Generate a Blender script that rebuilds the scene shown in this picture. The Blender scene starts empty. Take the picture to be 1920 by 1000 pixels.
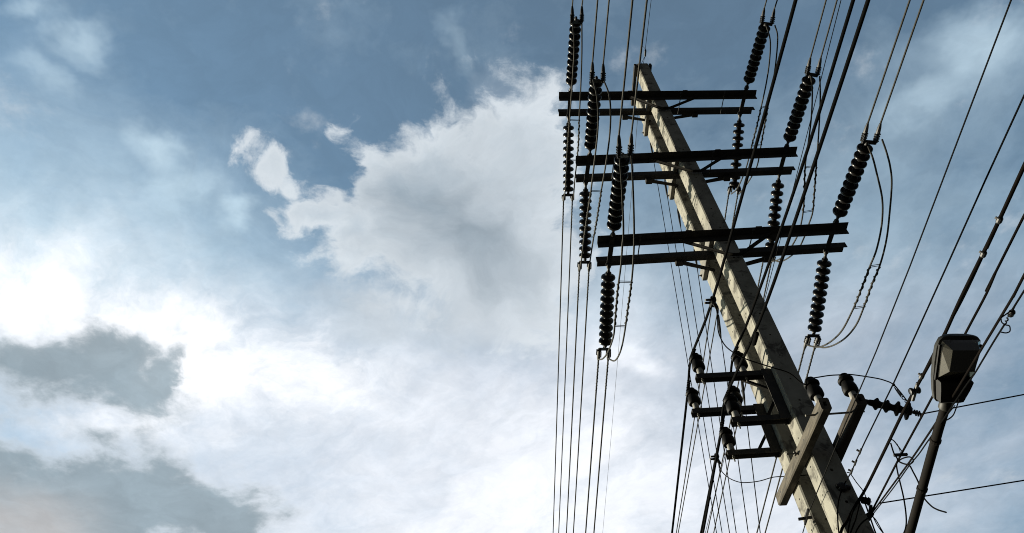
import bpy, bmesh, math, random
from mathutils import Vector, Matrix
random.seed(7)
SC = bpy.context.scene
COL = SC.collection
rad = math.radians

# ------------------------------------------------------------------ camera
# Solved from the vanishing points of the photograph (line direction = +Y,
# crossarms = +X, poles = +Z).  Eye height 1.6 m.
F, CX, CY = 1535.0, 960.0, 500.0
EYE = Vector((0, 0, 1.6))
_yd = Vector((990 - CX, 2463 - CY, F)).normalized()
_zd = Vector((862.908 - CX, -698.835 - CY, F)).normalized()
_xd = _yd.cross(_zd).normalized()
cam_data = bpy.data.cameras.new('camera')
cam = bpy.data.objects.new('camera', cam_data)
COL.objects.link(cam)
cam_data.sensor_width = 36.0
cam_data.lens = F / 1920.0 * 36.0
cam_data.clip_start = 0.05
cam_data.clip_end = 6000
_R = Matrix(((_xd[0], -_xd[1], -_xd[2]), (_yd[0], -_yd[1], -_yd[2]), (_zd[0], -_zd[1], -_zd[2])))
cam.matrix_world = Matrix.Translation(EYE) @ _R.to_4x4()
SC.camera = cam

def ray(px, py):
    c = Vector((px - CX, py - CY, F))
    return Vector((_xd.dot(c), _yd.dot(c), _zd.dot(c))).normalized()

def P(px, py, X=None, Y=None, Z=None, D=None):
    """A point of the place, from its sight line and the plane it lies in."""
    r = ray(px, py)
    if X is not None: t = (X - EYE.x) / r.x
    elif Y is not None: t = (Y - EYE.y) / r.y
    elif Z is not None: t = (Z - EYE.z) / r.z
    else:
        t = D / (Vector((px - CX, py - CY, F)).normalized().z)
    return EYE + r * t

def H(x, y, z):
    return Vector((x, y, z + 1.6))

# ------------------------------------------------------------------ exposure
SC.view_settings.view_transform = 'Standard'
SC.view_settings.look = 'None'
SC.view_settings.exposure = 1.35
SC.view_settings.gamma = 1.0
SC.cycles.filter_width = 1.0

# ------------------------------------------------------------------ sun
SUN_DIR = Vector((-1.0, 0.60, 0.215)).normalized()      # towards the sun
sun_el = math.asin(SUN_DIR.z)
sun_rot = math.atan2(SUN_DIR.x, SUN_DIR.y)
sd = bpy.data.lights.new('sun', 'SUN')
sd.energy = 5.0
sd.angle = rad(0.5)
sd.color = (1.0, 0.92, 0.74)
sun = bpy.data.objects.new('sun', sd)
COL.objects.link(sun)
sun.rotation_euler = SUN_DIR.to_track_quat('Z', 'Y').to_euler()
sun.location = (-20, 8, 25)

# ------------------------------------------------------------------ sky
world = bpy.data.worlds.new("World")
SC.world = world
world.use_nodes = True
try:
    world.cycles.sampling_method = 'MANUAL'
    world.cycles.sample_map_resolution = 512
except Exception:
    pass

class Nodes:
    def __init__(s, tree):
        s.t = tree
        s.n = tree.nodes
        s.l = tree.links
    def put(s, sock, v):
        if isinstance(v, bpy.types.NodeSocket): s.l.new(v, sock)
        elif v is not None: sock.default_value = v
    def new(s, kind, **kw):
        n = s.n.new(kind)
        for k, v in kw.items(): setattr(n, k, v)
        return n
    def math(s, op, a, b=None, c=None, clamp=False):
        n = s.new('ShaderNodeMath', operation=op, use_clamp=clamp)
        s.put(n.inputs[0], a); s.put(n.inputs[1], b)
        if c is not None: s.put(n.inputs[2], c)
        return n.outputs[0]
    def vec(s, op, a, b=None):
        n = s.new('ShaderNodeVectorMath', operation=op)
        s.put(n.inputs[0], a)
        if b is not None:
            s.put(n.inputs[3] if op == 'SCALE' else n.inputs[1], b)
        return n.outputs['Value'] if op in ('LENGTH', 'DOT_PRODUCT') else n.outputs[0]
    def ramp(s, v, a, b, lo=0.0, hi=1.0, smooth=True):
        n = s.new('ShaderNodeMapRange', interpolation_type='SMOOTHSTEP' if smooth else 'LINEAR')
        s.put(n.inputs['Value'], v)
        for k, x in zip(('From Min', 'From Max', 'To Min', 'To Max'), (a, b, lo, hi)): s.put(n.inputs[k], x)
        return n.outputs['Result']
    def noise(s, v, scale, detail=6.0, rough=0.55, dist=0.0, dim='3D', out='Fac'):
        n = s.new('ShaderNodeTexNoise', noise_dimensions=dim)
        s.put(n.inputs['Vector'], v)
        for k, x in (('Scale', scale), ('Detail', detail), ('Roughness', rough), ('Distortion', dist)): s.put(n.inputs[k], x)
        return n.outputs[out]
    def mix(s, f, a, b):
        n = s.new('ShaderNodeMix', data_type='RGBA')
        s.put(n.inputs[0], f)
        s.put(n.inputs[6], a if isinstance(a, bpy.types.NodeSocket) else (*a, 1.0))
        s.put(n.inputs[7], b if isinstance(b, bpy.types.NodeSocket) else (*b, 1.0))
        return n.outputs[2]

def cloud_uv(px, py):
    r = ray(px, py)
    return Vector((r.x / r.z, r.y / r.z))

def build_sky():
    N = Nodes(world.node_tree)
    bg = N.n['Background']
    bg.inputs['Strength'].default_value = 0.0784
    sky = N.new('ShaderNodeTexSky', sky_type='NISHITA')
    sky.sun_disc = False
    sky.sun_elevation = sun_el
    sky.sun_rotation = sun_rot
    sky.air_density = 1.0
    sky.dust_density = 0.6
    sky.ozone_density = 1.6
    tc = N.new('ShaderNodeTexCoord')
    d = tc.outputs['Generated']
    sep = N.new('ShaderNodeSeparateXYZ'); N.put(sep.inputs[0], d)
    dz = N.math('MAXIMUM', sep.outputs[2], 0.10)
    comb = N.new('ShaderNodeCombineXYZ')
    N.put(comb.inputs[0], N.math('DIVIDE', sep.outputs[0], dz))
    N.put(comb.inputs[1], N.math('DIVIDE', sep.outputs[1], dz))
    uv = comb.outputs[0]                                   # a flat cloud deck overhead

    def warped(base, scale, amp, detail=4.0, rough=0.55, seed=0.0):
        off = N.vec('ADD', base, (seed, seed * 1.7, seed * 0.6))
        c = N.noise(off, scale, detail, rough, out='Color')
        return N.vec('ADD', base, N.vec('SCALE', N.vec('SUBTRACT', c, (0.5, 0.5, 0.5)), amp))

    def blob(coord, px, py, rx, ry, ang, amp, edge0=0.0):
        """Elliptical puff of the deck; returns amp at its middle, 0 at its rim."""
        e = 4.0
        c = cloud_uv(px, py)
        ju = (cloud_uv(px + e, py) - cloud_uv(px - e, py)) / (2 * e)
        jv = (cloud_uv(px, py + e) - cloud_uv(px, py - e)) / (2 * e)
        ca, sa = math.cos(rad(ang)), math.sin(rad(ang))
        a = (ju * ca + jv * sa) * rx                       # two conjugate radii in the deck
        b = (-ju * sa + jv * ca) * ry
        # principal axes of the ellipse spanned by a, b
        m = [[a.x * a.x + b.x * b.x, a.x * a.y + b.x * b.y], [0, a.y * a.y + b.y * b.y]]
        th = 0.5 * math.atan2(2 * m[0][1], m[0][0] - m[1][1])
        tr, df = (m[0][0] + m[1][1]) / 2, math.hypot((m[0][0] - m[1][1]) / 2, m[0][1])
        r1, r2 = math.sqrt(tr + df), math.sqrt(max(tr - df, 1e-9))
        mp = N.new('ShaderNodeMapping', vector_type='TEXTURE')
        N.put(mp.inputs['Vector'], coord)
        mp.inputs['Location'].default_value = (c.x, c.y, 0)
        mp.inputs['Rotation'].default_value = (0, 0, th)
        mp.inputs['Scale'].default_value = (r1, r2, 1e6)
        return N.ramp(N.vec('LENGTH', mp.outputs[0]), edge0, 1.0, amp, 0.0)

    def total(coord, blobs):
        s = None
        for bb in blobs:
            v = blob(coord, *bb)
            s = v if s is None else N.math('ADD', s, v)
        return s

    # noises of the deck
    w1 = warped(warped(uv, 4.0, 0.22, 3.0, 0.5), 13.0, 0.085, 6.0, 0.6, 5.3)
    w2 = warped(uv, 2.6, 0.34, 6.0, 0.6, 3.1)
    n_fine = N.noise(uv, 9.0, 8.0, 0.62)
    n_mid = N.noise(w1, 3.2, 7.0, 0.6)
    st = N.new('ShaderNodeMapping', vector_type='TEXTURE'); N.put(st.inputs['Vector'], w2)
    st.inputs['Rotation'].default_value = (0, 0, rad(SKY['streak_ang'])); st.inputs['Scale'].default_value = SKY['streak_scale']
    n_streak = N.noise(st.outputs[0], 4.2, 9.0, 0.62, 0.25)

    # clear sky, graded
    hsv = N.new('ShaderNodeHueSaturation')
    hsv.inputs['Saturation'].default_value = SKY['sat']
    hsv.inputs['Value'].default_value = SKY['val']
    N.put(hsv.inputs['Color'], sky.outputs[0])
    tint = N.new('ShaderNodeMix', data_type='RGBA', blend_type='MULTIPLY')
    tint.inputs[0].default_value = 1.0
    N.put(tint.inputs[6], hsv.outputs[0]); tint.inputs[7].default_value = (*SKY['tint'], 1)
    col = tint.outputs[2]

    # thin high veil
    vbase = total(w2, SKY['veil'])
    veil = N.math('ADD', vbase, N.math('MULTIPLY', N.math('MULTIPLY', N.math('SUBTRACT', n_streak, 0.5), N.ramp(vbase, 0.25, 0.95, 0.15, 1.0)), SKY['veil_streak']))
    veil = N.math('ADD', veil, N.math('MULTIPLY', N.math('SUBTRACT', n_mid, 0.5), SKY['veil_mid']))
    veil = N.math('ADD', veil, N.math('MULTIPLY', N.math('SUBTRACT', n_fine, 0.5), 0.35))
    sv = N.new('ShaderNodeSeparateXYZ'); N.put(sv.inputs[0], w2)
    vcol = N.mix(N.ramp(sv.outputs[1], 0.66, 1.05), SKY['veil_col'], SKY['veil_low'])
    vf = N.ramp(veil, 0.0, 1.0, 0.0, 1.0, smooth=False)
    col = N.mix(vf, col, vcol)
    # white glare bank towards the sun
    glare = total(w2, SKY['glare'])
    glare = N.math('MULTIPLY', glare, N.ramp(n_streak, 0.30, 0.68, 0.3, 1.3))
    glare = N.math('ADD', glare, N.math('MULTIPLY', N.math('MULTIPLY', N.math('SUBTRACT', N.noise(w1, 7.0, 9.0, 0.66), 0.5), 1.5), N.ramp(glare, 0.05, 0.6)))
    gf = N.ramp(glare, -0.05, 1.15, 0.0, 1.0, smooth=False)
    col = N.mix(gf, col, SKY['glare_col'])

    # cumulus
    cbase = total(w1, SKY['cumulus'])
    cn = N.math('ADD', N.math('MULTIPLY', N.math('SUBTRACT', n_fine, 0.5), SKY['cu_noise']), N.math('MULTIPLY', N.math('SUBTRACT', n_mid, 0.5), SKY['cu_mid']))
    cn = N.math('ADD', cn, N.math('MULTIPLY', N.math('SUBTRACT', N.noise(w1, 26.0, 6.0, 0.65), 0.5), 0.8))
    cu = N.math('ADD', cbase, N.math('MULTIPLY', cn, N.ramp(cbase, -0.1, 0.25, 0.25, 1.0)))
    core = total(w1, SKY['core'])
    core = N.math('MULTIPLY', core, N.ramp(n_mid, 0.3, 0.7, 0.7, 1.2))
    ccol = N.mix(N.ramp(cu, 0.30, 1.7, smooth=False), SKY['cu_rim'], SKY['cu_in'])
    ccol = N.mix(N.ramp(core, 0.0, 1.0, smooth=False), ccol, SKY['cu_core'])
    col = N.mix(N.math('MULTIPLY', N.ramp(cu, SKY['cu_e0'], SKY['cu_e1']), SKY['cu_op']), col, ccol)

    soft = N.math('ADD', total(w2, SKY['soft']), N.math('MULTIPLY', N.math('SUBTRACT', n_mid, 0.5), SKY['soft_mid']))
    col = N.mix(N.ramp(soft, 0.1, 1.0, 0.0, 0.9, smooth=False), col, N.mix(N.ramp(core, 0.0, 1.2, smooth=False), SKY['soft_col'], SKY['cu_core']))

    # low dark clouds in front of the glare
    w3 = warped(warped(uv, 4.0, 0.26, 3.0, 0.5, 2.2), 12.0, 0.10, 6.0, 0.62, 7.7)
    dk = N.math('ADD', total(w3, SKY['dark']), N.math('MULTIPLY', N.math('SUBTRACT', N.noise(uv, 7.0, 8.0, 0.6), 0.5), SKY['dark_noise']))
    dwarm = total(w2, SKY['warm'])
    dcol = N.mix(N.ramp(dwarm, 0.0, 1.0), SKY['dark_col'], SKY['dark_warm'])
    dcol = N.mix(N.ramp(n_mid, 0.35, 0.75, 0.0, 0.3), dcol, SKY['veil_col'])
    dcol = N.mix(N.ramp(dk, 0.25, 0.85), SKY['dark_rim'], dcol)
    col = N.mix(N.math('MULTIPLY', N.ramp(dk, 0.15, 0.72), SKY['dark_op']), col, dcol)

    # added grey bank, unseen behind the viewer, toned to dim the fill light
    back = N.math('MULTIPLY', N.vec('DOT_PRODUCT', d, SKY['back_dir']), 1.0)
    back = N.math('ADD', back, N.math('MULTIPLY', N.math('SUBTRACT', N.noise(d, 2.5, 5.0), 0.5), 0.25))
    col = N.mix(N.ramp(back, SKY['back0'], SKY['back1']), col, SKY['back_col'])
    grain = N.ramp(N.noise(w1, 16.0, 8.0, 0.65), 0.3, 0.7, 0.955, 1.045)
    sc = N.new('ShaderNodeMix', data_type='RGBA', blend_type='MULTIPLY'); sc.inputs[0].default_value = 1.0
    N.put(sc.inputs[6], col); N.put(sc.inputs[7], grain)
    N.put(bg.inputs['Color'], sc.outputs[2])

SKY = dict(
    sat=0.90, val=.92, tint=(0.80, 1.06, 1.08),
    streak_ang=-48, streak_scale=(1.9, 0.62, 1),
    veil=[(0, 430, 640, 400, 0, .5), (300, 580, 800, 320, 10, .42), (800, 980, 1300, 480, 0, .80), (1450, 1000, 800, 400, 0, .38), (1000, 760, 420, 300, 0, .3),
          (100, 70, 80, 65, 20, .5), (25, 10, 55, 45, 0, .4), (270, 255, 95, 60, 25, .5), (60, 150, 80, 40, 40, .3), (320, 340, 120, 80, 0, .3), (425, 390, 50, 40, 0, .4),
          (1830, 70, 120, 120, 20, .38), (1800, 130, 200, 170, 0, .28), (1690, 230, 180, 60, -25, .3), (1180, 580, 200, 180, 0, .45), (1130, 330, 180, 200, 0, .25),
          (1210, 670, 70, 50, 0, .35), (1600, 480, 600, 380, 0, .36), (850, 130, 150, 30, 40, .15), (1850, 700, 400, 400, 0, .10)],
    veil_streak=1.05, veil_mid=.5, veil_col=(3.05, 3.95, 4.55), veil_low=(4.5, 4.7, 5.05),
    glare=[(60, 570, 480, 180, 10, .5), (250, 570, 480, 200, 20, .65), (420, 690, 420, 190, 10, .6), (560, 740, 400, 190, 15, .5),
           (800, 980, 460, 120, 0, .2), (1070, 900, 260, 220, 0, .4), (1000, 990, 320, 90, 0, .25), (0, 500, 260, 120, 0, .25), (250, 800, 360, 90, 10, .7)],
    glare_col=(5.5, 5.6, 5.8),
    cumulus=[(830, 430, 350, 320, 0, .85), (985, 250, 140, 170, 0, .8), (800, 300, 190, 160, 0, .75), (960, 500, 320, 220, 0, .5),
             (700, 480, 150, 150, 0, .5), (640, 330, 60, 90, 0, -.5), (480, 298, 52, 42, 20, .5), (518, 325, 72, 52, 20, .5), (555, 347, 46, 30, 10, .6), (592, 362, 36, 26, 0, .55), (622, 350, 34, 30, 0, .6), (643, 378, 40, 30, 0, .65), (602, 402, 52, 34, 10, .75), (575, 418, 40, 28, 0, .5), (640, 420, 46, 34, 0, .7), (664, 446, 44, 34, 0, .6),
             (660, 268, 80, 35, 30, .6), (620, 225, 30, 40, 0, .5), (1010, 430, 150, 250, 0, .4)],
    cu_noise=1.9, cu_mid=1.3, cu_e0=.20, cu_e1=.80, cu_op=.92,
    core=[(850, 410, 330, 250, 0, .55), (885, 500, 190, 130, 20, .5), (790, 360, 150, 110, 0, .35), (620, 570, 130, 60, 20, .5)],
    cu_rim=(4.2, 4.45, 4.65), cu_in=(2.85, 3.25, 3.6), cu_core=(1.2, 1.55, 1.85),
    soft=[(900, 540, 340, 190, 0, .9), (640, 590, 180, 80, 20, .7), (1000, 350, 180, 260, 0, .5), (900, 610, 260, 60, 0, .4)], soft_mid=.5, soft_col=(3.3, 3.6, 3.9),
    dark=[(50, 695, 340, 135, 5, .75), (180, 690, 190, 120, 20, .5), (240, 750, 150, 70, 10, .5), (330, 770, 80, 45, 10, .3), (292, 680, 95, 40, -55, .4), (60, 920, 430, 160, 8, .75), (300, 910, 270, 130, 20, .5),
          (430, 985, 210, 125, 20, .6), (100, 1015, 520, 150, 0, .7), (40, 780, 240, 50, 0, .25)],
    dark_noise=1.9, dark_rim=(3.5, 3.75, 4.0), dark_col=(1.4, 1.75, 1.98), dark_warm=(2.6, 2.55, 2.55), dark_op=.93,
    warm=[(0, 1000, 300, 170, 0, 1.0)],
    back_dir=(0.25, -0.9, 0.1), back0=-.05, back1=.4, back_col=(.52, .57, .66),
)
build_sky()

# ------------------------------------------------------------------ materials
def material(name, base, rough=0.7, metal=0.0, var=0.0, scale=6.0, col2=None, bump=0.0, spec=0.5, coat=0.0, stretch=None, stain=None):
    m = bpy.data.materials.new(name)
    m.use_nodes = True
    N = Nodes(m.node_tree)
    b = N.n['Principled BSDF']
    b.inputs['Roughness'].default_value = rough
    b.inputs['Metallic'].default_value = metal
    b.inputs['Specular IOR Level'].default_value = spec
    if coat: b.inputs['Coat Weight'].default_value = coat
    tc = N.new('ShaderNodeTexCoord')
    v = tc.outputs['Object']
    if stretch:
        mp = N.new('ShaderNodeMapping'); N.put(mp.inputs['Vector'], v)
        mp.inputs['Scale'].default_value = stretch
        v = mp.outputs[0]
    n = N.noise(v, scale, 6.0, 0.6)
    c2 = col2 if col2 else tuple(max(0, c * (1 - var)) for c in base)
    col = N.mix(N.ramp(n, 0.35, 0.7), base, c2)
    if stain:
        n2 = N.noise(v, stain[1], 8.0, 0.68, 0.6)
        col = N.mix(N.ramp(n2, stain[2], stain[2] + 0.12, 0.0, stain[3]), col, stain[0])
    N.put(b.inputs['Base Color'], col)
    if bump:
        bp = N.new('ShaderNodeBump'); bp.inputs['Strength'].default_value = bump; bp.inputs['Distance'].default_value = 0.004
        N.put(bp.inputs['Height'], N.noise(v, scale * 5, 3.0, 0.5)); N.put(b.inputs['Normal'], bp.outputs[0])
    return m

M = dict(
    concrete=material('weathered_concrete', (.190, .183, .156), .9, var=.3, scale=2.6, bump=.3, spec=.1, stain=((.045, .042, .037), 3.4, .51, .85)),
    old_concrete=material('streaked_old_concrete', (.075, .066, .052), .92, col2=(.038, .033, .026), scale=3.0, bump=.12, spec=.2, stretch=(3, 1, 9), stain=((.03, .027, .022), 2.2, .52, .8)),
    steel=material('dark_painted_steel', (.028, .0285, .029), .85, 0, col2=(.046, .042, .037), scale=7, spec=.04, bump=.15),
    galv=material('dull_galvanised_steel', (.13, .123, .105), .75, 0, col2=(.08, .075, .065), scale=8, spec=.2, bump=.2),
    fitting=material('cast_line_fitting', (.012, .012, .0115), .5, .1, col2=(.006, .006, .006), scale=14, spec=.25),
    porcelain=material('brown_glazed_porcelain', (.004, .0034, .003), .30, 0, col2=(.006, .005, .0045), scale=5, spec=.22),
    grey_porcelain=material('pale_insulator_base', (.19, .185, .17), .6, col2=(.12, .115, .105), scale=9, spec=.2),
    conductor=material('bare_aluminium_conductor', (.034, .032, .026), .65, 0, col2=(.018, .017, .0145), scale=30, spec=.08),
    rubber=material('black_cable_sheath', (.002, .002, .002), .9, 0, col2=(.003, .003, .003), scale=20, spec=.02),
    brown=material('sun_faded_cable_sheath', (.0032, .0025, .0021), .9, 0, col2=(.0055, .0042, .0035), scale=9, spec=.02),
    wire=material('thin_steel_wire', (.005, .0048, .0045), .8, 0, col2=(.003, .003, .003), scale=30, spec=.04),
    lamp_paint=material('weathered_grey_lamp_paint', (.017, .016, .0125), .55, 0, col2=(.009, .0088, .007), scale=7, spec=.25, stain=((.009, .008, .006), 5.0, .52, .7)),
    lamp_dark=material('dark_lamp_gear_cover', (.005, .0048, .0045), .6, 0, col2=(.008, .0075, .007), scale=6, spec=.15),
    rust=material('rust_brown_pipe', (.0045, .0034, .0026), .8, 0, col2=(.003, .0024, .002), scale=11, bump=.2, spec=.06, stain=((.016, .009, .0055), 7.0, .60, .6)),
    dark_concrete=material('darker_streaked_concrete', (.038, .033, .027), .92, col2=(.02, .017, .014), scale=3.0, bump=.12, spec=.1, stretch=(3, 1, 9)),  # same streaked mix as old_concrete in a darker tone
    brace_steel=material('shaded_brace_steel', (.010, .0098, .0095), .85, 0, col2=(.016, .015, .013), scale=7, spec=.04),  # darker copy of the steel, so sun-struck braces look shaded
    pin_glaze=material('matt_black_insulator_glaze', (.003, .0028, .0026), .55, 0, col2=(.006, .0055, .005), scale=9, spec=.06),
    hole=material('bolt_hole_shade', (.01, .01, .01), .9),  # flat dark discs on the beams stand for the shade inside holes
    ground=material('worn_dark_asphalt', (.022, .0215, .021), .95, col2=(.014, .014, .0135), scale=.4, bump=.3),
)
def lens_material():
    m = bpy.data.materials.new('smoked_lamp_bowl'); m.use_nodes = True
    N = Nodes(m.node_tree); b = N.n['Principled BSDF']
    tc = N.new('ShaderNodeTexCoord')
    n = N.noise(tc.outputs['Object'], 5.0, 5.0)
    N.put(b.inputs['Base Color'], N.mix(N.ramp(n, .3, .7), (.030, .028, .02), (.017, .016, .012)))
    b.inputs['Roughness'].default_value = .2
    b.inputs['Transmission Weight'].default_value = .35
    b.inputs['IOR'].default_value = 1.45
    b.inputs['Coat Weight'].default_value = .4
    return m
M['lens'] = lens_material()

# ------------------------------------------------------------------ mesh helpers
class MB:
    def __init__(s): s.v = []; s.f = []
    def add(s, vs, fs):
        o = len(s.v); s.v += [Vector(v) for v in vs]; s.f += [tuple(i + o for i in f) for f in fs]
        return s
    def hexa(s, a, b):                                   # two quads, bottom and top
        return s.add(list(a) + list(b), [(3, 2, 1, 0), (4, 5, 6, 7)] + [(i, (i + 1) % 4, 4 + (i + 1) % 4, 4 + i) for i in range(4)])
    def box(s, c, sx, sy, sz):
        c = Vector(c); x, y, z = sx / 2, sy / 2, sz / 2
        q = [(-x, -y), (x, -y), (x, y), (-x, y)]
        return s.hexa([c + Vector((i, j, -z)) for i, j in q], [c + Vector((i, j, z)) for i, j in q])
    def prism(s, prof, p0, p1, u, w):                    # profile (a,b) swept from p0 to p1
        p0, p1, u, w = Vector(p0), Vector(p1), Vector(u), Vector(w)
        n = len(prof)
        A = [p0 + u * a + w * b for a, b in prof]; B = [p1 + u * a + w * b for a, b in prof]
        fs = [tuple(range(n - 1, -1, -1)), tuple(range(n, 2 * n))] + [(i, (i + 1) % n, n + (i + 1) % n, n + i) for i in range(n)]
        return s.add(A + B, fs)
    def bar(s, p0, p1, w, h, up=(0, 0, 1), bev=0.0):
        p0, p1 = Vector(p0), Vector(p1); d = (p1 - p0).normalized()
        u = d.cross(Vector(up)).normalized(); v = u.cross(d).normalized()
        a, b = w / 2, h / 2
        if bev: prof = [(-a + bev, -b), (a - bev, -b), (a, -b + bev), (a, b - bev), (a - bev, b), (-a + bev, b), (-a, b - bev), (-a, -b + bev)]
        else: prof = [(-a, -b), (a, -b), (a, b), (-a, b)]
        return s.prism(prof, p0, p1, u, v)
    def angle(s, p0, p1, leg, t, u, w):                  # L section, corner on the line
        return s.prism([(0, 0), (leg, 0), (leg, t), (t, t), (t, leg), (0, leg)], p0, p1, u, w)
    def tube(s, pts, r, seg=8, caps=True):
        pts = [Vector(p) for p in pts]
        n = len(pts); rr = r if isinstance(r, (list, tuple)) else [r] * n
        t0 = (pts[1] - pts[0]).normalized()
        ref = Vector((0, 0, 1)) if abs(t0.z) < .9 else Vector((1, 0, 0))
        u = t0.cross(ref).normalized()
        vs = []
        for i, p in enumerate(pts):
            t = ((pts[min(i + 1, n - 1)] - pts[max(i - 1, 0)])).normalized()
            u = (u - t * u.dot(t)).normalized(); w = t.cross(u)
            vs += [p + (u * math.cos(2 * math.pi * k / seg) + w * math.sin(2 * math.pi * k / seg)) * rr[i] for k in range(seg)]
        fs = [(i * seg + k, i * seg + (k + 1) % seg, (i + 1) * seg + (k + 1) % seg, (i + 1) * seg + k) for i in range(n - 1) for k in range(seg)]
        if caps: fs += [tuple(range(seg - 1, -1, -1)), tuple((n - 1) * seg + k for k in range(seg))]
        return s.add(vs, fs)
    def lathe(s, prof, o, d, seg=20):                    # profile (r, h) about the axis d from o
        o, d = Vector(o), Vector(d).normalized()
        ref = Vector((0, 0, 1)) if abs(d.z) < .9 else Vector((1, 0, 0))
        u = d.cross(ref).normalized(); w = d.cross(u)
        vs = [o + d * h + (u * math.cos(2 * math.pi * k / seg) + w * math.sin(2 * math.pi * k / seg)) * max(r, 1e-4) for r, h in prof for k in range(seg)]
        fs = [(i * seg + k, i * seg + (k + 1) % seg, (i + 1) * seg + (k + 1) % seg, (i + 1) * seg + k) for i in range(len(prof) - 1) for k in range(seg)]
        fs += [tuple(range(seg - 1, -1, -1)), tuple((len(prof) - 1) * seg + k for k in range(seg))]
        return s.add(vs, fs)
    def build(s, name, mat, parent=None, smooth=None, at=None):
        o = parent
        while o is not None and o.parent is not None: o = o.parent
        org = Vector(at) if at is not None else (Vector(o.location) if o is not None else Vector((0, 0, 0)))
        me = bpy.data.meshes.new(name)
        me.from_pydata([v - org for v in s.v], [], s.f)
        me.update()
        bm = bmesh.new(); bm.from_mesh(me); bmesh.ops.recalc_face_normals(bm, faces=bm.faces); bm.to_mesh(me); bm.free()
        me.materials.append(mat)
        if smooth is not None: me.shade_smooth(); me.set_sharp_from_angle(angle=rad(smooth))
        ob = bpy.data.objects.new(name, me)
        COL.objects.link(ob)
        if parent is not None: ob.parent = parent
        elif at is not None: ob.location = org
        return ob

def tag(o, label, cat, group=None):
    o['label'] = label; o['category'] = cat
    if group: o['group'] = group
    return o

def thing(name, label, cat, loc, group=None):
    o = bpy.data.objects.new(name, None)
    o.empty_display_size = .2
    COL.objects.link(o); o.location = loc
    return tag(o, label, cat, group)

def copy_tree(root):
    r = root.copy(); COL.objects.link(r)
    for ch in root.children:
        c = ch.copy(); COL.objects.link(c); c.parent = r
        for g in ch.children:
            e = g.copy(); COL.objects.link(e); e.parent = c
    return r

def smooth_path(pts, n=8):
    """Catmull-Rom through the points."""
    pts = [Vector(p) for p in pts]
    if len(pts) < 3: return pts
    q = [pts[0] * 2 - pts[1]] + pts + [pts[-1] * 2 - pts[-2]]
    out = []
    for i in range(1, len(q) - 2):
        for k in range(n):
            t = k / n
            a, b, c, d = q[i - 1], q[i], q[i + 1], q[i + 2]
            out.append(0.5 * ((2 * b) + (c - a) * t + (2 * a - 5 * b + 4 * c - d) * t * t + (3 * b - a - 3 * c + d) * t ** 3))
    out.append(pts[-1])
    return out

def span(p0, p1, reach, sag, n=24):
    """A wire from p0 through p1 and on for `reach` metres, hanging in a shallow parabola."""
    p0, p1 = Vector(p0), Vector(p1)
    d = p1 - p0; L = d.length; d.normalize()
    out = []
    for i in range(n + 1):
        t = (i / n) ** 1.6 * reach
        out.append(p0 + d * t + Vector((0, 0, sag * t * (t - L))))
    return out

def helix(path, r, wr, pitch):
    """A wire wrapped round a path."""
    out = []; s = 0.0
    for a, b in zip(path[:-1], path[1:]):
        L = (b - a).length; t = (b - a).normalized()
        u = t.cross(Vector((.3, .1, 1))).normalized(); w = t.cross(u)
        k = max(1, int(L / (pitch / 7)))
        for i in range(k):
            ph = 2 * math.pi * (s + L * i / k) / pitch
            out.append(a.lerp(b, i / k) + (u * math.cos(ph) + w * math.sin(ph)) * r)
        s += L
    return out

# ------------------------------------------------------------------ ground
g = MB(); S_ = 900
g.add([(-S_, -S_, 0), (S_, -S_, 0), (S_, S_, 0), (-S_, S_, 0)], [(0, 1, 2, 3)])
ground = g.build('ground', M['ground']); ground['kind'] = 'structure'

# ------------------------------------------------------------------ the two concrete poles
PX = [(-1.6, 4.30, 4.70), (0, 4.295, 4.685), (6, 4.265, 4.633), (10, 4.234, 4.568), (15.07, 4.126, 4.447), (17.87, 4.066, 4.358), (19.42, 4.045, 4.325)]
def pole_x(z):
    for (a, la, ra), (b, lb, rb) in zip(PX[:-1], PX[1:]):
        if z <= b or b == PX[-1][0]:
            t = (z - a) / (b - a)
            return la + (lb - la) * t, ra + (rb - ra) * t
Y_FRONT, Y_REAR, DEPTH = 8.80, 9.525, 0.335

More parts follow.
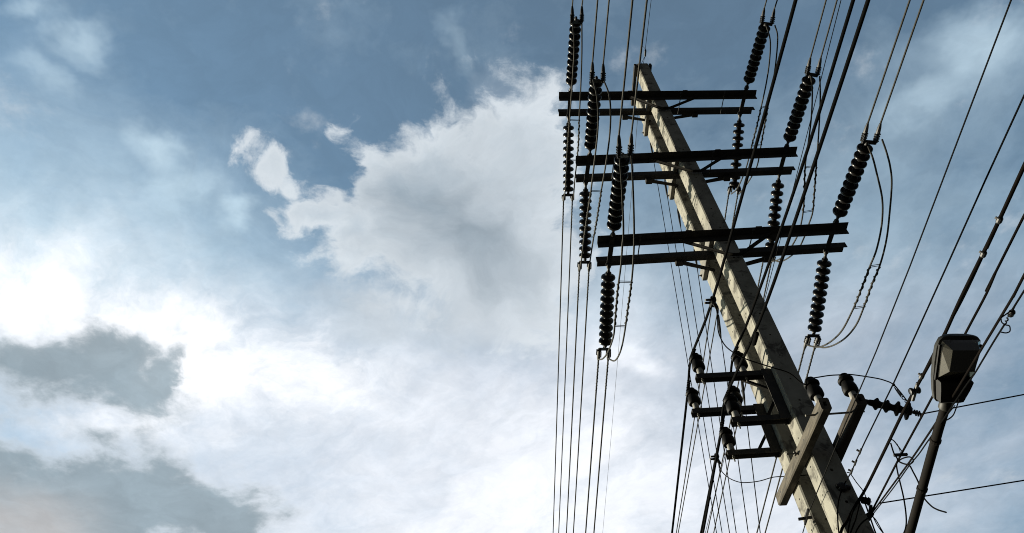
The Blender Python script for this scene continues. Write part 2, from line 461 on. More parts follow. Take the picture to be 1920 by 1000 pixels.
def make_pole(label, yf, ztop, seed):
    rnd = random.Random(seed)
    root = thing('concrete_pole', label, 'utility pole', H(4.5, yf + DEPTH / 2, -1.6), 'twin concrete poles')
    mb = MB(); c = .02
    def pt(side, z, t):
        l, r = pole_x(z); y0, y1 = yf, yf + DEPTH
        if side == 0: return H(l + c + (r - l - 2 * c) * t, y0, z)
        if side == 1: return H(r, y0 + c + (DEPTH - 2 * c) * t, z)
        if side == 2: return H(r - c - (r - l - 2 * c) * t, y1, z)
        return H(l, y1 - c - (DEPTH - 2 * c) * t, z)
    nrm = [Vector((0, 1, 0)), Vector((-1, 0, 0)), Vector((0, -1, 0)), Vector((1, 0, 0))]     # inwards
    hh = .036
    for side in range(4):
        wd = (pt(side, 5, 1) - pt(side, 5, 0)).length
        holes = []
        z = -.9 + rnd.random() * .3
        while z < ztop - .25:
            holes.append((z, .5 + rnd.uniform(-.02, .02), rnd.choice([.014, .015, .017, .022]))); z += rnd.choice([.42, .46, .5, .5, .62])
        zs = -1.6
        for hz, tc_, hr in holes + [(None, 0, 0)]:
            ze = ztop if hz is None else hz - hh
            k = max(1, int((ze - zs) / .9))
            for i in range(k):
                za, zb = zs + (ze - zs) * i / k, zs + (ze - zs) * (i + 1) / k
                mb.add([pt(side, za, 0), pt(side, za, 1), pt(side, zb, 1), pt(side, zb, 0)], [(0, 1, 2, 3)])
            if hz is None: break
            z0, z1 = hz - hh, hz + hh
            t0, t1 = tc_ - hh / wd, tc_ + hh / wd
            mb.add([pt(side, z0, 0), pt(side, z0, t0), pt(side, z1, t0), pt(side, z1, 0)], [(0, 1, 2, 3)])
            mb.add([pt(side, z0, t1), pt(side, z0, 1), pt(side, z1, 1), pt(side, z1, t1)], [(0, 1, 2, 3)])
            sq = [(t0, z0), (tc_, z0), (t1, z0), (t1, hz), (t1, z1), (tc_, z1), (t0, z1), (t0, hz)]
            S = [pt(side, q[1], q[0]) for q in sq]
            cen = pt(side, hz, tc_); du = (pt(side, hz, 1) - pt(side, hz, 0)).normalized()
            O = [cen + du * hr * math.cos(a) + Vector((0, 0, 1)) * hr * math.sin(a) for a in [rad(225 + 45 * i) for i in range(8)]]
            I = [o + nrm[side] * .09 for o in O]
            mb.add(S + O + I, [(i, (i + 1) % 8, 8 + (i + 1) % 8, 8 + i) for i in range(8)] + [(8 + i, 8 + (i + 1) % 8, 16 + (i + 1) % 8, 16 + i) for i in range(8)] + [tuple(range(16, 24))])
            zs = z1
    zz = [-1.6 + (ztop + 1.6) * i / 24 for i in range(25)]
    for side in range(4):
        for a, b in zip(zz[:-1], zz[1:]):
            nx = (side + 1) % 4
            mb.add([pt(side, a, 1), pt(nx, a, 0), pt(nx, b, 0), pt(side, b, 1)], [(0, 1, 2, 3)])
    top = [pt(s_, ztop, t) for s_ in range(4) for t in (0, 1)]
    mb.add(top, [tuple(range(8))])
    # normals: faces are wound outwards already, holes keep their own winding
    body = mb.build('shaft', M['concrete'], root)
    return root

front_pole = make_pole('nearer square concrete pole full of bolt holes, its dull grey face towards the viewer', Y_FRONT, 19.41, 3)
rear_pole = make_pole('farther square concrete pole standing close behind its twin, mostly hidden by it', Y_REAR, 19.36, 11)
# channels across the two pole tops and an eye for the ground wire
tb = MB(); l_, r_ = pole_x(19.3)
tb.bar(H(l_ - .05, 8.80, 19.33), H(l_ - .05, 9.90, 19.31), .07, .13)
tb.bar(H(r_ + .045, 8.80, 19.33), H(r_ + .045, 9.90, 19.31), .06, .13)
tb.build('top_channel', M['steel'], front_pole)
tb = MB(); tb.lathe([(.05, 0), (.05, .02), (.02, .03), (.02, .10)], H(4.185, 8.92, 19.41), (0, 0, 1), 10)
tb.build('top_eye', M['steel'], front_pole)
# rope-like crack and patch rings: band clamps low on the front pole
for zc in (6.93,):
    bm_ = MB(); l_, r_ = pole_x(zc)

# ------------------------------------------------------------------ long steel crossarms
ARMS = [
    ('top', (1048, 172.5), (1418.7, 168.8), (1046, 205), (1412.5, 200.5), ((1172, 182), (1243, 203), (1305, 180)), ((1170, 213), (1228, 224), (1300, 208)), (1275, 1356)),
    ('middle', (1079.5, 292.5), (1495, 275), (1078, 327), (1488, 312), ((1218, 303), (1305, 320), (1366, 300)), ((1215, 333), (1272, 345), (1360, 327)), (1150, 1335)),
    ('bottom', (1120.5, 442.5), (1590.7, 416.7), (1117, 482), (1584, 454.5), ((1270, 451), (1372, 476), (1450, 442)), ((1272, 486), (1345, 503), (1435, 476)), (1199, 1409)),
]
ARM_LABEL = {
    'top': 'topmost long black steel double crossarm, bolted just under the pole tip',
    'middle': 'middle long black steel double crossarm between the topmost and the lowest one',
    'bottom': 'lowest and widest looking long black steel double crossarm on the poles',
}
arm_info = {}
for key, fl, fr, rl, rr, fb, rb, rods in ARMS:
    A, B = P(*fl, Y=8.63), P(*fr, Y=8.63)
    C_, D_ = P(*rl, Y=9.15), P(*rr, Y=9.15)
    root = thing('crossarm', ARM_LABEL[key], 'crossarm', (A + B) / 2, 'long steel crossarms')
    Xd = (B - A).normalized(); Yv = Vector((0, 1, 0)); Zv = Vector((0, 0, 1))
    m = MB()
    m.prism([(0, 0), (.165, 0), (.165, -.14), (.151, -.14), (.151, -.014), (0, -.014)], A, B, Yv, Zv)
    m.build('front_beam', M['steel'], root)
    m = MB(); Dx = (D_ - C_).normalized()
    m.prism([(0, 0), (.014, 0), (.014, -.14), (0, -.14)], C_, D_, Yv, Zv)
    m.prism([(.0145, -.126), (.12, -.126), (.12, -.14), (.0145, -.14)], C_ + Dx * .01, D_ - Dx * .07, Yv, Zv)
    m.build('rear_beam', M['steel'], root)
    # bent brace under the front beam, dipping to the pole's face
    zb = (A.z + B.z) / 2
    p0, p1, p2 = P(*fb[0], Y=8.72), P(*fb[1], Y=8.74), P(*fb[2], Y=8.72)
    l_, r_ = pole_x(p1.z - 1.6)
    pa, pb = Vector((l_ + .04, 8.745, p1.z + .01)), Vector((r_ - .02, 8.745, p1.z + .01))
    p0.z = A.z - .10; p2.z = B.z - .10
    m = MB()
    path = smooth_path([p0, p0.lerp(pa, .5), pa, (pa + pb) / 2 + Vector((0, 0, -.03)), pb, p2.lerp(pb, .5), p2], 5)
    for a, b in zip(path[:-1], path[1:]):
        m.bar(a, b + (b - a) * .06, .012, .075, up=(0, 0, 1)); m.bar(a + Vector((0, -.030, -.032)), b + (b - a) * .06 + Vector((0, -.030, -.032)), .055, .012, up=(0, 0, 1))
    m.build('brace', M['brace_steel'], root)
    # flat diagonal braces from the rear beam to the rear pole
    q0, q1, q2 = P(*rb[0], Y=9.25), P(*rb[1], Y=9.48), P(*rb[2], Y=9.25)
    l_, r_ = pole_x(q1.z - 1.6)
    for q, e in ((q0, Vector((l_ + .06, 9.50, q1.z - .02))), (q2, Vector((r_ - .06, 9.50, q1.z - .02)))):
        m = MB(); q = q.copy(); q.z = (C_.z + D_.z) / 2 - .16
        m.bar(q, e, .012, .06); m.bar(q + Vector((0, .028, -.03)), e + Vector((0, -.002, -.03)), .05, .01)
        m.build('brace', M['steel'], root)
        m = MB(); m.box(q + Vector((0, .02, -.02)), .13, .10, .10)
        m.build('brace_plate', M['steel'], root)
    # spacer channels hugging the poles
    for sx in (-1,):
        l_, r_ = pole_x((A.z + B.z) / 2 - 1.6 - .2)
        x = l_ - .052 if sx < 0 else r_ + .052
        zc = (A.z + B.z) / 2 + .125
        m = MB(); m.bar((x, 8.63, zc), (x, 9.85, zc + .02), .085, .22, bev=.008)
        m.build('spacer_channel', M['steel'] if sx > 0 else M['galv'], root)
        m = MB(); m.lathe([(.022, 0), (.022, .02), (.012, .021), (.012, .05)], (x - .043 * 1, 9.80, zc), (-1, 0, 0), 6)
        m.build('bolt', M['galv'], root)
    # tie rods between the beams, nuts on the front beam
    for pxr in rods:
        w = P(pxr, fl[1] + (fr[1] - fl[1]) * (pxr - fl[0]) / (fr[0] - fl[0]) + 10, Y=8.72)
        m = MB(); m.tube([(w.x, 8.60, w.z - .07), (w.x - .01, 9.155, w.z - .05)], .011, 6)
        m.lathe([(.024, 0), (.024, .03)], (w.x, 8.62, w.z - .07), (0, -1, 0), 6)
        m.build('tie_rod', M['steel'], root)
    for fx in (.36, .64):
        e = A.lerp(B, fx)
        m = MB(); m.box(e + Vector((0, .06, .012)), .11, .13, .016)
        m.build('clip_plate', M['galv'], root)
    arm_info[key] = (root, A, B)

# ------------------------------------------------------------------ strings of disc insulators
DISC = [(0, -.07), (.040, -.07), (.054, -.058), (.056, -.014), (.070, -.006), (.104, .002), (.124, .016), (.130, .034), (.129, .050), (.122, .060), (.104, .046), (.096, .058), (.082, .046), (.070, .058), (.052, .044), (.040, .06), (.040, .076), (0, .076)]
def make_string():
    """Ten discs along local +Z; first disc at 0, last at 1.314."""
    root = thing('insulator_string', 'dark disc insulator string', 'insulator', (0, 0, 0), 'strings of disc insulators')
    d0 = MB().lathe(DISC, (0, 0, 0), (0, 0, 1), 22).build('disc', M['porcelain'], root, smooth=50)
    for i in range(1, 10):
        d = d0.copy(); COL.objects.link(d); d.parent = root; d.location = (0, 0, .146 * i)
    m = MB()
    m.lathe([(.0, -.24), (.028, -.235), (.045, -.20), (.045, -.17), (.026, -.14), (.026, -.10), (.034, -.085), (.034, -.062)], (0, 0, 0), (0, 0, 1), 12)
    m.box((0, 0, -.215), .10, .03, .05)
    m.build('clevis', M['fitting'], root, smooth=40)
    m = MB(); m.lathe([(.018, 1.39), (.03, 1.40), (.036, 1.44), (.03, 1.47), (.016, 1.49)], (0, 0, 0), (0, 0, 1), 10)
    m.build('socket_eye', M['fitting'], root, smooth=40)
    return root

LEVEL = {'1': 'top', '2': 'middle', '3': 'bottom'}
LEVEL_WORD = {'top': 'topmost', 'middle': 'middle', 'bottom': 'lowest'}
FRONT = {'L1': ((1071, 172), (1071, 155), (1079, 47)), 'L2': ((1105, 290), (1107, 275), (1117, 160)), 'L3': ((1148, 442), (1151, 425), (1166, 305)),
         'R1': ((1398, 168), (1404, 151), (1432, 57)), 'R2': ((1473, 276), (1480, 260), (1515, 155)), 'R3': ((1567, 418), (1574, 400), (1620, 282.5))}
REAR = {'L1': ((1066, 222), (1066, 237), (1065.5, 352)), 'L2': ((1098, 346), (1098, 361), (1097, 476)), 'L3': ((1141, 500), (1140.5, 517), (1135.5, 637)),
        'R1': ((1388, 217), (1386, 232), (1377.5, 342)), 'R2': ((1464, 325), (1459, 345), (1445, 470)), 'R3': ((1549, 474), (1546, 491), (1528, 612))}
proto = make_string()
used = False
STR = {}
for face, table, yb in (('near', FRONT, 8.65), ('far', REAR, 9.2)):
    for k, (a, b, c) in table.items():
        x = P(*a, Y=yb).x
        q, r = P(*b, X=x), P(*c, X=x)
        d = r - q; L = d.length; d.normalize()
        s = copy_tree(proto) if used else proto
        used = True
        s.location = q
        s.rotation_euler = d.to_track_quat('Z', 'Y').to_euler()
        s.scale = (1.02, 1.02, L / 1.314)
        lv = LEVEL_WORD[LEVEL[k[1]]]; side = 'left' if k[0] == 'L' else 'right'
        how = 'pulling towards the viewer from' if face == 'near' else 'pulling away behind'
        s['label'] = f'dark insulator string {how} the {side} end of the {lv} long crossarm'
        STR[face + k] = (x, q, r, d, L)
# strap plates that carry a string on each side of a crossarm
for k in FRONT:
    root = arm_info[LEVEL[k[1]]][0]
    a = STR['near' + k]; b = STR['far' + k]
    m = MB(); m.bar(a[1] - a[3] * .22, b[1] - b[3] * .20, .085, .018)
    m.build('strap_plate', M['steel'], root)

# ------------------------------------------------------------------ twin conductors, dead-end clamps and jumpers
NEARW = {'L1': (((1074, 0), (1073, 12), (1073, 42)), ((1092.5, 0), (1091, 12), (1091, 42))),
         'L2': (((1120.5, 0), (1111, 117), (1110, 152)), ((1142, 0), (1131, 120), (1131, 153))),
         'L3': (((1186, 0), (1160.5, 254), (1161, 294)), ((1213, 0), (1184, 251), (1182, 291))),
         'R1': (((1437.5, 0), (1433, 16), (1428, 44)), ((1457.5, 0), (1452, 17), (1447, 46))),
         'R2': (((1549, 0), (1519.5, 109), (1513, 139)), ((1569.5, 0), (1539, 109), (1532, 142))),
         'R3': (((1706, 0), (1627, 232), (1618, 266)), ((1732, 0), (1651, 232), (1641, 268)))}
FARW = {'L1': (((1057, 366), (1056.5, 378), (1037, 1000)), ((1073, 366), (1073, 378), (1047.5, 1000))),
        'L2': (((1087, 492), (1086, 510), (1062, 1000)), ((1105, 492), (1104, 510), (1075, 1000))),
        'L3': (((1123, 655), (1122, 676), (1098, 1000)), ((1141, 655), (1140, 676), (1113.5, 1000))),
        'R1': (((1369, 350), (1366, 366), (1268, 1000)), ((1385, 350), (1383, 366), (1271.5, 1000))),
        'R2': (((1434, 480), (1431, 490), (1326, 1000)), ((1449, 480), (1446, 492), (1338, 1000))),
        'R3': (((1515, 630), (1508, 655), (1419, 1000)), ((1534, 630), (1526, 657), (1434.5, 1000)))}
JUMP = {
 'R3': ([(1628, 275), (1637, 298), (1645, 330), (1653, 365), (1655, 395), (1652, 430), (1643, 470), (1631, 500), (1612, 550), (1600, 579), (1580, 618), (1560, 639), (1540, 650), (1524, 650), (1510, 646)],
        [(1654, 262), (1662, 285), (1669, 312), (1672, 345), (1668, 400), (1662, 450), (1650, 497), (1635, 533), (1619, 578), (1605, 610), (1585, 634), (1562, 648), (1543, 652), (1530, 647)]),
 'R2': ([(1521, 143), (1523, 170), (1522, 210), (1518, 250), (1511, 300), (1509, 327), (1507, 385), (1502, 420), (1494, 445), (1477, 473), (1462, 486), (1448, 490), (1434, 486)],
        [(1537, 143), (1538, 187), (1535, 250), (1531, 305), (1527, 360), (1524, 397), (1516, 422), (1508, 445), (1496, 468), (1478, 484), (1462, 491), (1450, 487)]),
 'R1': ([(1436, 46), (1444, 75), (1443, 112), (1437, 155), (1427, 202), (1417, 245), (1409, 275), (1400, 312), (1388, 343), (1380, 357), (1371, 364)],
        [(1453, 48), (1458, 68), (1456, 105), (1450, 150), (1439, 205), (1427, 272), (1420, 310), (1409, 332), (1397, 350), (1386, 364)]),
 'L1': ([(1074, 45), (1077, 87), (1074, 140), (1071, 185), (1068, 226), (1064, 280), (1062, 320), (1060, 355), (1057, 376)],
        [(1091, 45), (1091, 100), (1089, 162), (1086, 223), (1085, 260), (1082, 300), (1078, 335), (1075, 375)]),
 'L2': ([(1112, 150), (1120, 187), (1121, 240), (1115, 300), (1108, 358), (1101, 405), (1094, 455), (1090, 490), (1086, 509)],
        [(1133, 153), (1142, 178), (1145, 215), (1142, 265), (1134, 320), (1127, 360), (1119, 412), (1112, 452), (1107, 485), (1104, 509)]),
 'L3': ([(1162, 295), (1166, 350), (1169, 430), (1167, 460), (1164, 500), (1158, 545), (1153, 605), (1150, 632), (1140, 660), (1130, 673), (1122, 674)],
        [(1184, 292), (1187, 355), (1189, 430), (1188, 480), (1184, 530), (1177, 580), (1172, 618), (1166, 650), (1159, 669), (1151, 677), (1140, 672)]),
}
SPACE = {'R3': (500, 578), 'R2': (314, 398), 'R1': (202, 274), 'L1': (225, 300), 'L2': (358, 443), 'L3': (528, 611)}
def clamp_mesh(a, b, down=1):
    """Bolted strain clamp from the yoke (a) to where the conductor leaves it (b)."""
    m = MB(); d = (b - a)
    m.tube([a, a + d * .15, a + d * .45, a + d * .8, b], [.02, .036, .040, .032, .020], 8)
    side = d.normalized().cross(Vector((0, 0, 1))).normalized()
    for f_ in (.08, .20, .32, .44):
        p = a + d * f_
        m.bar(p - side * .05, p + side * .05, .026, .022, up=d.normalized())
        m.bar(p + side * .03 + Vector((0, 0, -.085)), p + side * .03 + Vector((0, 0, .02)), .022, .026, up=d.normalized())
    m.bar(a.lerp(b, .05) - Vector((0, 0, .02)), a.lerp(b, .6) - Vector((0, 0, .01)), .05, .05, bev=.012)
    return m
def path_at(path, px_path, y):
    for (p, q, a, b) in zip(px_path[:-1], px_path[1:], path[:-1], path[1:]):
        if min(p[1], q[1]) <= y <= max(p[1], q[1]):
            t = (y - p[1]) / (q[1] - p[1]) if q[1] != p[1] else 0
            return a.lerp(b, t)
    return path[len(path) // 2]

for k in FRONT:
    lv = LEVEL_WORD[LEVEL[k[1]]]; side = 'left' if k[0] == 'L' else 'right'
    x, q, r, d, L = STR['near' + k]
    xo = (-.11, .12) if k[0] == 'L' else (-.07, .16)
    ends = []
    for j in (0, 1):
        far, mid, base = NEARW[k][j]; X = x + xo[j]
        pb, pm, pf = P(*base, X=X), P(*mid, X=X), P(*far, X=X)
        who = 'inner' if (j == 1) == (k[0] == 'L') else 'outer'
        root = thing('bare_conductor', f'{who} twin wire from overhead, ending near the {side} end of the {lv} crossarm', 'power line', pb, 'bare twin conductors')
        MB().tube(span(pm, pf, 48, .0011), .0155, 8).build('cable', M['conductor'], root, smooth=60)
        clamp_mesh(pb, pm).build('dead_end_clamp', M['fitting'], root, smooth=40)
        ends.append(pb)
    # yoke of the near string belongs to that string
    so = next(o for o in COL.objects if o.get('label', '').startswith('dark insulator string pulling towards') and f'the {side} end of the {lv} ' in o['label'])
    def yoke(so, tip, e0, e1):
        m = MB()
        mid_ = (e0 + e1) / 2
        m.bar(tip, tip.lerp(mid_, .7), .05, .018)
        m.bar(e0 + (e0 - e1) * .08, e1 + (e1 - e0) * .08, .07, .02)
        inv = (Matrix.Translation(so.location) @ so.rotation_euler.to_matrix().to_4x4() @ Matrix.Diagonal((*so.scale, 1))).inverted()
        m.v = [inv @ v for v in m.v]
        ob = m.build('yoke_plate', M['fitting'], None)
        ob.parent = so
    yoke(so, r + d * .10, ends[0], ends[1])
    # far side
    x2, q2, r2, d2, L2 = STR['far' + k]
    ends2 = []
    for j in (0, 1):
        base, mid, far = FARW[k][j]; X = x2 + (-.11, .11)[j]
        pb, pm, pf = P(*base, X=X), P(*mid, X=X), P(*far, X=X)
        who = 'inner' if (j == 1) == (k[0] == 'L') else 'outer'
        root = thing('bare_conductor', f'{who} twin wire running away beyond the {side} end of the {lv} crossarm', 'power line', pb, 'bare twin conductors')
        pts = span(pm, pf, 90, .0008, 30)
        MB().tube(pts, .0165, 8).build('cable', M['conductor'], root, smooth=60)
        clamp_mesh(pb, pm).build('dead_end_clamp', M['fitting'], root, smooth=40)
        dd = (pts[8] - pm).normalized()
        hp = helix([pm + dd * (i * .1) for i in range(10)], .016, .006, .10)
        MB().tube(hp, .007, 5).build('armor_rod', M['conductor'], root)
        ends2.append(pb)
    so2 = next(o for o in COL.objects if o.get('label', '').startswith('dark insulator string pulling away') and f'the {side} end of the {lv} ' in o['label'])
    yoke(so2, r2 + d2 * .10, ends2[0], ends2[1])
    # jumper loop
    xa, xb = [(x + xo[j], x2 + (-.11, .11)[j]) for j in (0, 1)]
    root = None; paths = []
    for j, (xs_, xe_) in enumerate((xa, xb)):
        pxs = JUMP[k][j]; n = len(pxs)
        pts = [P(*p, X=xs_ + (xe_ - xs_) * i / (n - 1)) for i, p in enumerate(pxs)]
        if root is None:
            root = thing('jumper_loop', f'pair of slack bare jumper wires looping past the {side} end of the {lv} long crossarm', 'jumper wire', pts[0], 'jumper loops')
        MB().tube(smooth_path(pts, 6), .0155, 8).build('cable', M['conductor'], root, smooth=60)
        ya, yb_ = SPACE[k]
        seg = [path_at(pts, pxs, ya + (yb_ - ya) * i / 14) for i in range(15)]
        MB().tube(helix(seg, .018, .006, .15), .012, 5).build('armor_rod', M['conductor'], root)
        paths.append((pts, pxs))
    for yy in SPACE[k]:
        a = path_at(*paths[0], yy); b = path_at(*paths[1], yy - (3 if k[0] == 'R' else -1))
        m = MB()
        for dz in (-.018, .018):
            m.tube([a + Vector((0, 0, dz)), b + Vector((0, 0, dz))], .006, 5)
        m.build('spacer', M['wire'], root)

# ------------------------------------------------------------------ medium-voltage side frames
def side_frame(label, yc, tip_x, bot_tip_x, zt, zb):
    l1, _ = pole_x(zt); l2, _ = pole_x(zb)
    root = thing('bracket_frame', label, 'bracket', H(l1, yc, zt), 'steel bracket frames')
    Yv, Zv = Vector((0, 1, 0)), Vector((0, 0, 1))
    t1, t2 = H(l1 - .028, yc, zt + .012), H(l2 - .028, yc, zb - .088)
    m = MB()                                              # channel lying on the pole's flank
    m.prism([(-.075, -.022), (.075, -.022), (.075, .05), (.065, .05), (.065, -.012), (-.065, -.012), (-.065, .13), (-.075, .13)], t2, t1, Yv, Vector((-1, 0, 0)))
    m.build('upright', M['steel'], root)
    for x0, xt, z in ((l1, tip_x, zt), (l2, bot_tip_x, zb)):
        m = MB()
        a, b = H(x0 - .052, yc - .05, z + .01), H(xt - .09, yc - .05, z - .005)
        m.prism([(0, 0), (.1, 0), (.1, -.012), (.012, -.012), (.012, -.09), (0, -.09)], a, b, Yv, Zv)
        m.prism([(.1005, -.0), (.112, 0), (.112, -.09), (.1005, -.09)], a, b, Yv, Zv)
        m.build('arm', M['steel'], root)
    zm = (zt + zb) / 2
    lm, _ = pole_x(zm)
    for a, b in ((H(l1 - .45, yc + .02, zt - .10), H(lm - .06, yc + .02, zm + .10)), (H(l2 - .33, yc + .02, zb - .02), H(lm - .06, yc + .02, zm - .05))):
        m = MB(); m.bar(a, b, .045, .012, up=(0, 1, 0)); m.bar(a + Vector((0, .022, 0)), b + Vector((0, .022, 0)), .010, .045, up=(0, 1, 0))
        m.build('diagonal_strut', M['brace_steel'], root)
    return root
side_frame('dark steel two-armed bracket frame on the flank of the nearer pole', 8.97, 3.19, 3.50, 8.60, 7.72)
side_frame('dark steel two-armed bracket frame on the flank of the farther pole', 9.70, 3.21, 3.54, 8.56, 7.72)

PIN_PROF_BASE = [(.05, 0), (.052, .02), (.046, .12), (.046, .14)]
PIN_BODY = [(.05, .115), (.078, .12), (.088, .135), (.088, .20), (.080, .25), (.064, .285), (.062, .30), (.082, .305), (.092, .32), (.092, .345), (.082, .362), (.056, .368), (.048, .378), (.046, .392), (.054, .402), (.056, .42), (.044, .432), (.0, .434)]
def make_pin(label, at, drop=True, group='pin insulators'):
    root = thing('pin_insulator', label, 'insulator', at, group)
    MB().lathe(PIN_PROF_BASE, at, (0, 0, 1), 16).build('base', M['grey_porcelain'], root, smooth=40)
    MB().lathe([(r * 1.12, h) for r, h in PIN_BODY], at, (0, 0, 1), 20).build('body', M['pin_glaze'], root, smooth=40)
    m = MB(); m.lathe([(.011, -.19), (.011, 0)], at, (0, 0, 1), 6); m.lathe([(.022, -.13), (.022, -.105)], at, (0, 0, 1), 6)
    if drop: m.build('pin', M['galv'], root)
    return root
PINS = {
    'fa': (H(3.19, 8.97, 8.612), 'dark pin insulator on the free tip of the upper arm of the nearer bracket frame'),
    'fb': (H(3.85, 8.97, 8.612), 'dark pin insulator halfway along the upper arm of the nearer bracket frame'),
    'fc': (H(3.50, 8.97, 7.732), 'dark pin insulator on the lower arm of the nearer bracket frame'),
    'ra': (H(3.21, 9.70, 8.572), 'dark pin insulator on the free tip of the upper arm of the farther bracket frame'),
    'rb': (H(3.88, 9.70, 8.572), 'dark pin insulator halfway along the upper arm of the farther bracket frame'),
    'rc': (H(3.54, 9.70, 7.732), 'dark pin insulator on the lower arm of the farther bracket frame'),
}
for k, (at, lab) in PINS.items(): make_pin(lab, at)

# three thick covered conductors passing over the pins
def wire_thing(name, label, cat, pts, r, mat, group=None, seg=8, extra=None):
    pts = [Vector(p) for p in pts]
    at = pts[0]
    ob = MB().tube(pts, r, seg).build(name, mat, None, smooth=60, at=at)
    return tag(ob, label, cat, group)
up = Vector((0, 0, .40))
THICK = {
    'a': ('fa', 'ra', [(1492, 0), (1410, 300), (1335, 566)], (1260, 1000), 'thick black covered line crossing over the outermost pins at the frame tips'),
    'b': ('fb', 'rb', [(1600, 0), (1495, 340), (1407, 590)], (1314, 1000), 'thick black covered line crossing over the pins halfway along the frames, beside the pole'),
    'c': ('fc', 'rc', [(1628, 0), (1500, 387), (1425, 600)], (1318, 1000), 'thick black covered line crossing over the two lower pins of the frames'),
}
TH = {}
for k, (f_, r_, near, far, lab) in THICK.items():
    pf, pr = PINS[f_][0] + up + Vector((-.055, 0, 0)), PINS[r_][0] + up + Vector((-.055, 0, 0))
    X = pf.x
    nearpts = [P(*p, X=X) for p in near]
    d = (nearpts[0] - nearpts[1]); ext = [nearpts[0] + d * t + Vector((0, 0, .012 * (d.length * t) ** 2)) for t in (8, 5, 3, 1.5, .7)]
    fp = P(*far, X=pr.x); d2 = fp - pr
    tail = [pr + d2 * t + Vector((0, 0, .0012 * (d2.length * t) * (d2.length * (t - 1)))) for t in (.3, .6, 1, 2, 4, 8, 14, 22)]
    pts = ext + nearpts + [pf, pr] + tail
    root = thing('covered_conductor', lab, 'power line', pf, 'thick covered lines')
    MB().tube(smooth_path(pts, 5), .0195, 10).build('cable', M['rubber'], root, smooth=60)
    for p, dr in ((pf, (nearpts[-1] - pf).normalized()), (pr, (pf - pr).normalized())):
        m = MB(); m.tube(helix([p - dr * .10, p, p + dr * .24], .024, .008, .035), .008, 5)
        m.build('tie_wrap', M['wire'], root)
    TH[k] = (pts, pf, pr)

sl = next(o for o in COL.objects if o.get('label', '') == THICK['c'][4])
q0_, q1_ = P(1420, 624, X=TH['c'][1].x), P(1413, 647, X=TH['c'][1].x)
MB().tube([q0_, q0_.lerp(q1_, .08), q0_.lerp(q1_, .92), q1_], [.02, .03, .03, .02], 10).build('sleeve', M['rubber'], sl, smooth=40)
lone0, lone1 = P(1577, 0, X=5.2), P(1428, 585, X=5.2)
dl = (lone0 - lone1)
wire_thing('lone_wire', 'lone thin wire running down between two thick lines and behind the nearer pole', 'wire', [lone1 - dl * 3, lone1 - dl, lone1, lone1.lerp(lone0, .5) + Vector((0, 0, -.01)), lone0, lone0 + dl * .8 + Vector((0, 0, .05)), lone0 + dl * 3 + Vector((0, 0, .4))], .0068, M['wire'], seg=6)

# tap clamps on two of the covered lines
def tap(label, at, along):
    root = thing('tap_clamp', label, 'clamp', at, 'tap clamps')
    along = along.normalized(); sd_ = Vector((-1, 0, 0)); m = MB()
    m.bar(at - along * .07, at + along * .07, .075, .09, bev=.015)
    m.bar(at - along * .03 + Vector((.0, 0, -.05)), at + along * .05 + Vector((.05, 0, -.08)), .05, .05, bev=.01)
    m.build('clamp_body', M['fitting'], root)
    m = MB()
    for o_ in (-.045, .02):
        m.tube([at + along * o_, at + along * (o_ - .03) + sd_ * .12 + Vector((0, 0, -.03))], [.02, .016], 6)
    m.build('clamp_bolt', M['fitting'], root)
    return root
tapA = P(1336, 566, X=3.135)
tap('black tap clamp with two prongs on the outermost thick line, just before its first pin', tapA, Vector((0, 1, .17)))
tapB = P(1343, 859, X=3.83)
tap('black tap clamp with two prongs on a thick line, well below the bracket frames', tapB, Vector((0, 1, -.05)))

# ------------------------------------------------------------------ concrete side beams with two pins
bx1, bx2 = pole_x(7.0)[0] - .075, pole_x(7.0)[1] + .078
def side_beam(label, near_px, far_px, x, mat):
    a, b = P(*near_px, X=x), P(*far_px, X=x)
    root = thing('concrete_beam', label, 'support beam', a, 'concrete side beams')
    d = (b - a).normalized(); u = Vector((1, 0, 0)); w = d.cross(u); w = w if w.z > 0 else -w
    hx, hz, c = .066, .088, .016
    prof = [(-hx + c, -hz), (hx - c, -hz), (hx, -hz + c), (hx, hz - c), (hx - c, hz), (-hx + c, hz), (-hx, hz - c), (-hx, -hz + c)]
    n = 8
    R0 = [a + u * p[0] + w * p[1] for p in prof]; R1 = [b + u * p[0] + w * p[1] for p in prof]
    I0 = [a + u * p[0] * .35 + w * p[1] * .35 for p in prof]; J0 = [i + d * .10 for i in I0]
    m = MB()
    m.add(R0 + R1 + I0 + J0, [(i, (i + 1) % n, n + (i + 1) % n, n + i) for i in range(n)] + [tuple(range(n, 2 * n))]
          + [(i, 2 * n + i, 2 * n + (i + 1) % n, (i + 1) % n) for i in range(n)] + [(2 * n + i, 3 * n + i, 3 * n + (i + 1) % n, 2 * n + (i + 1) % n) for i in range(n)] + [tuple(range(3 * n, 4 * n))])
    m.build('beam_body', mat, root)
    L = (b - a).length
    for s_ in (.12, .34, .52, .74, .9):
        m = MB(); q = a + d * (L * s_) - u * (hx - .002)
        m.lathe([(.017, 0), (.017, .004)], q + u * .001, (-1, 0, 0), 8)
        m.build('bolt_hole_disc', M['hole'], root)
    return root, a, b, d, w
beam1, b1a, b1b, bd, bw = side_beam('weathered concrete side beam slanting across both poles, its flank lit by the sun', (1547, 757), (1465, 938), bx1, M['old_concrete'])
beam2, b2a, b2b, _, _ = side_beam('darker concrete side beam poking out from behind the nearer pole, with a spur line on its end', (1613, 749), (1552, 890), bx2, M['dark_concrete'])
m = MB(); q1, q2 = b1a + bd * .22, b2a + bd * .25
m.tube([q1 + Vector((-.20, .0, -.02)), Vector((q2.x + .12, q2.y, q2.z - .02))], .013, 8)
m.build('tie_bolt', M['galv'], beam1)
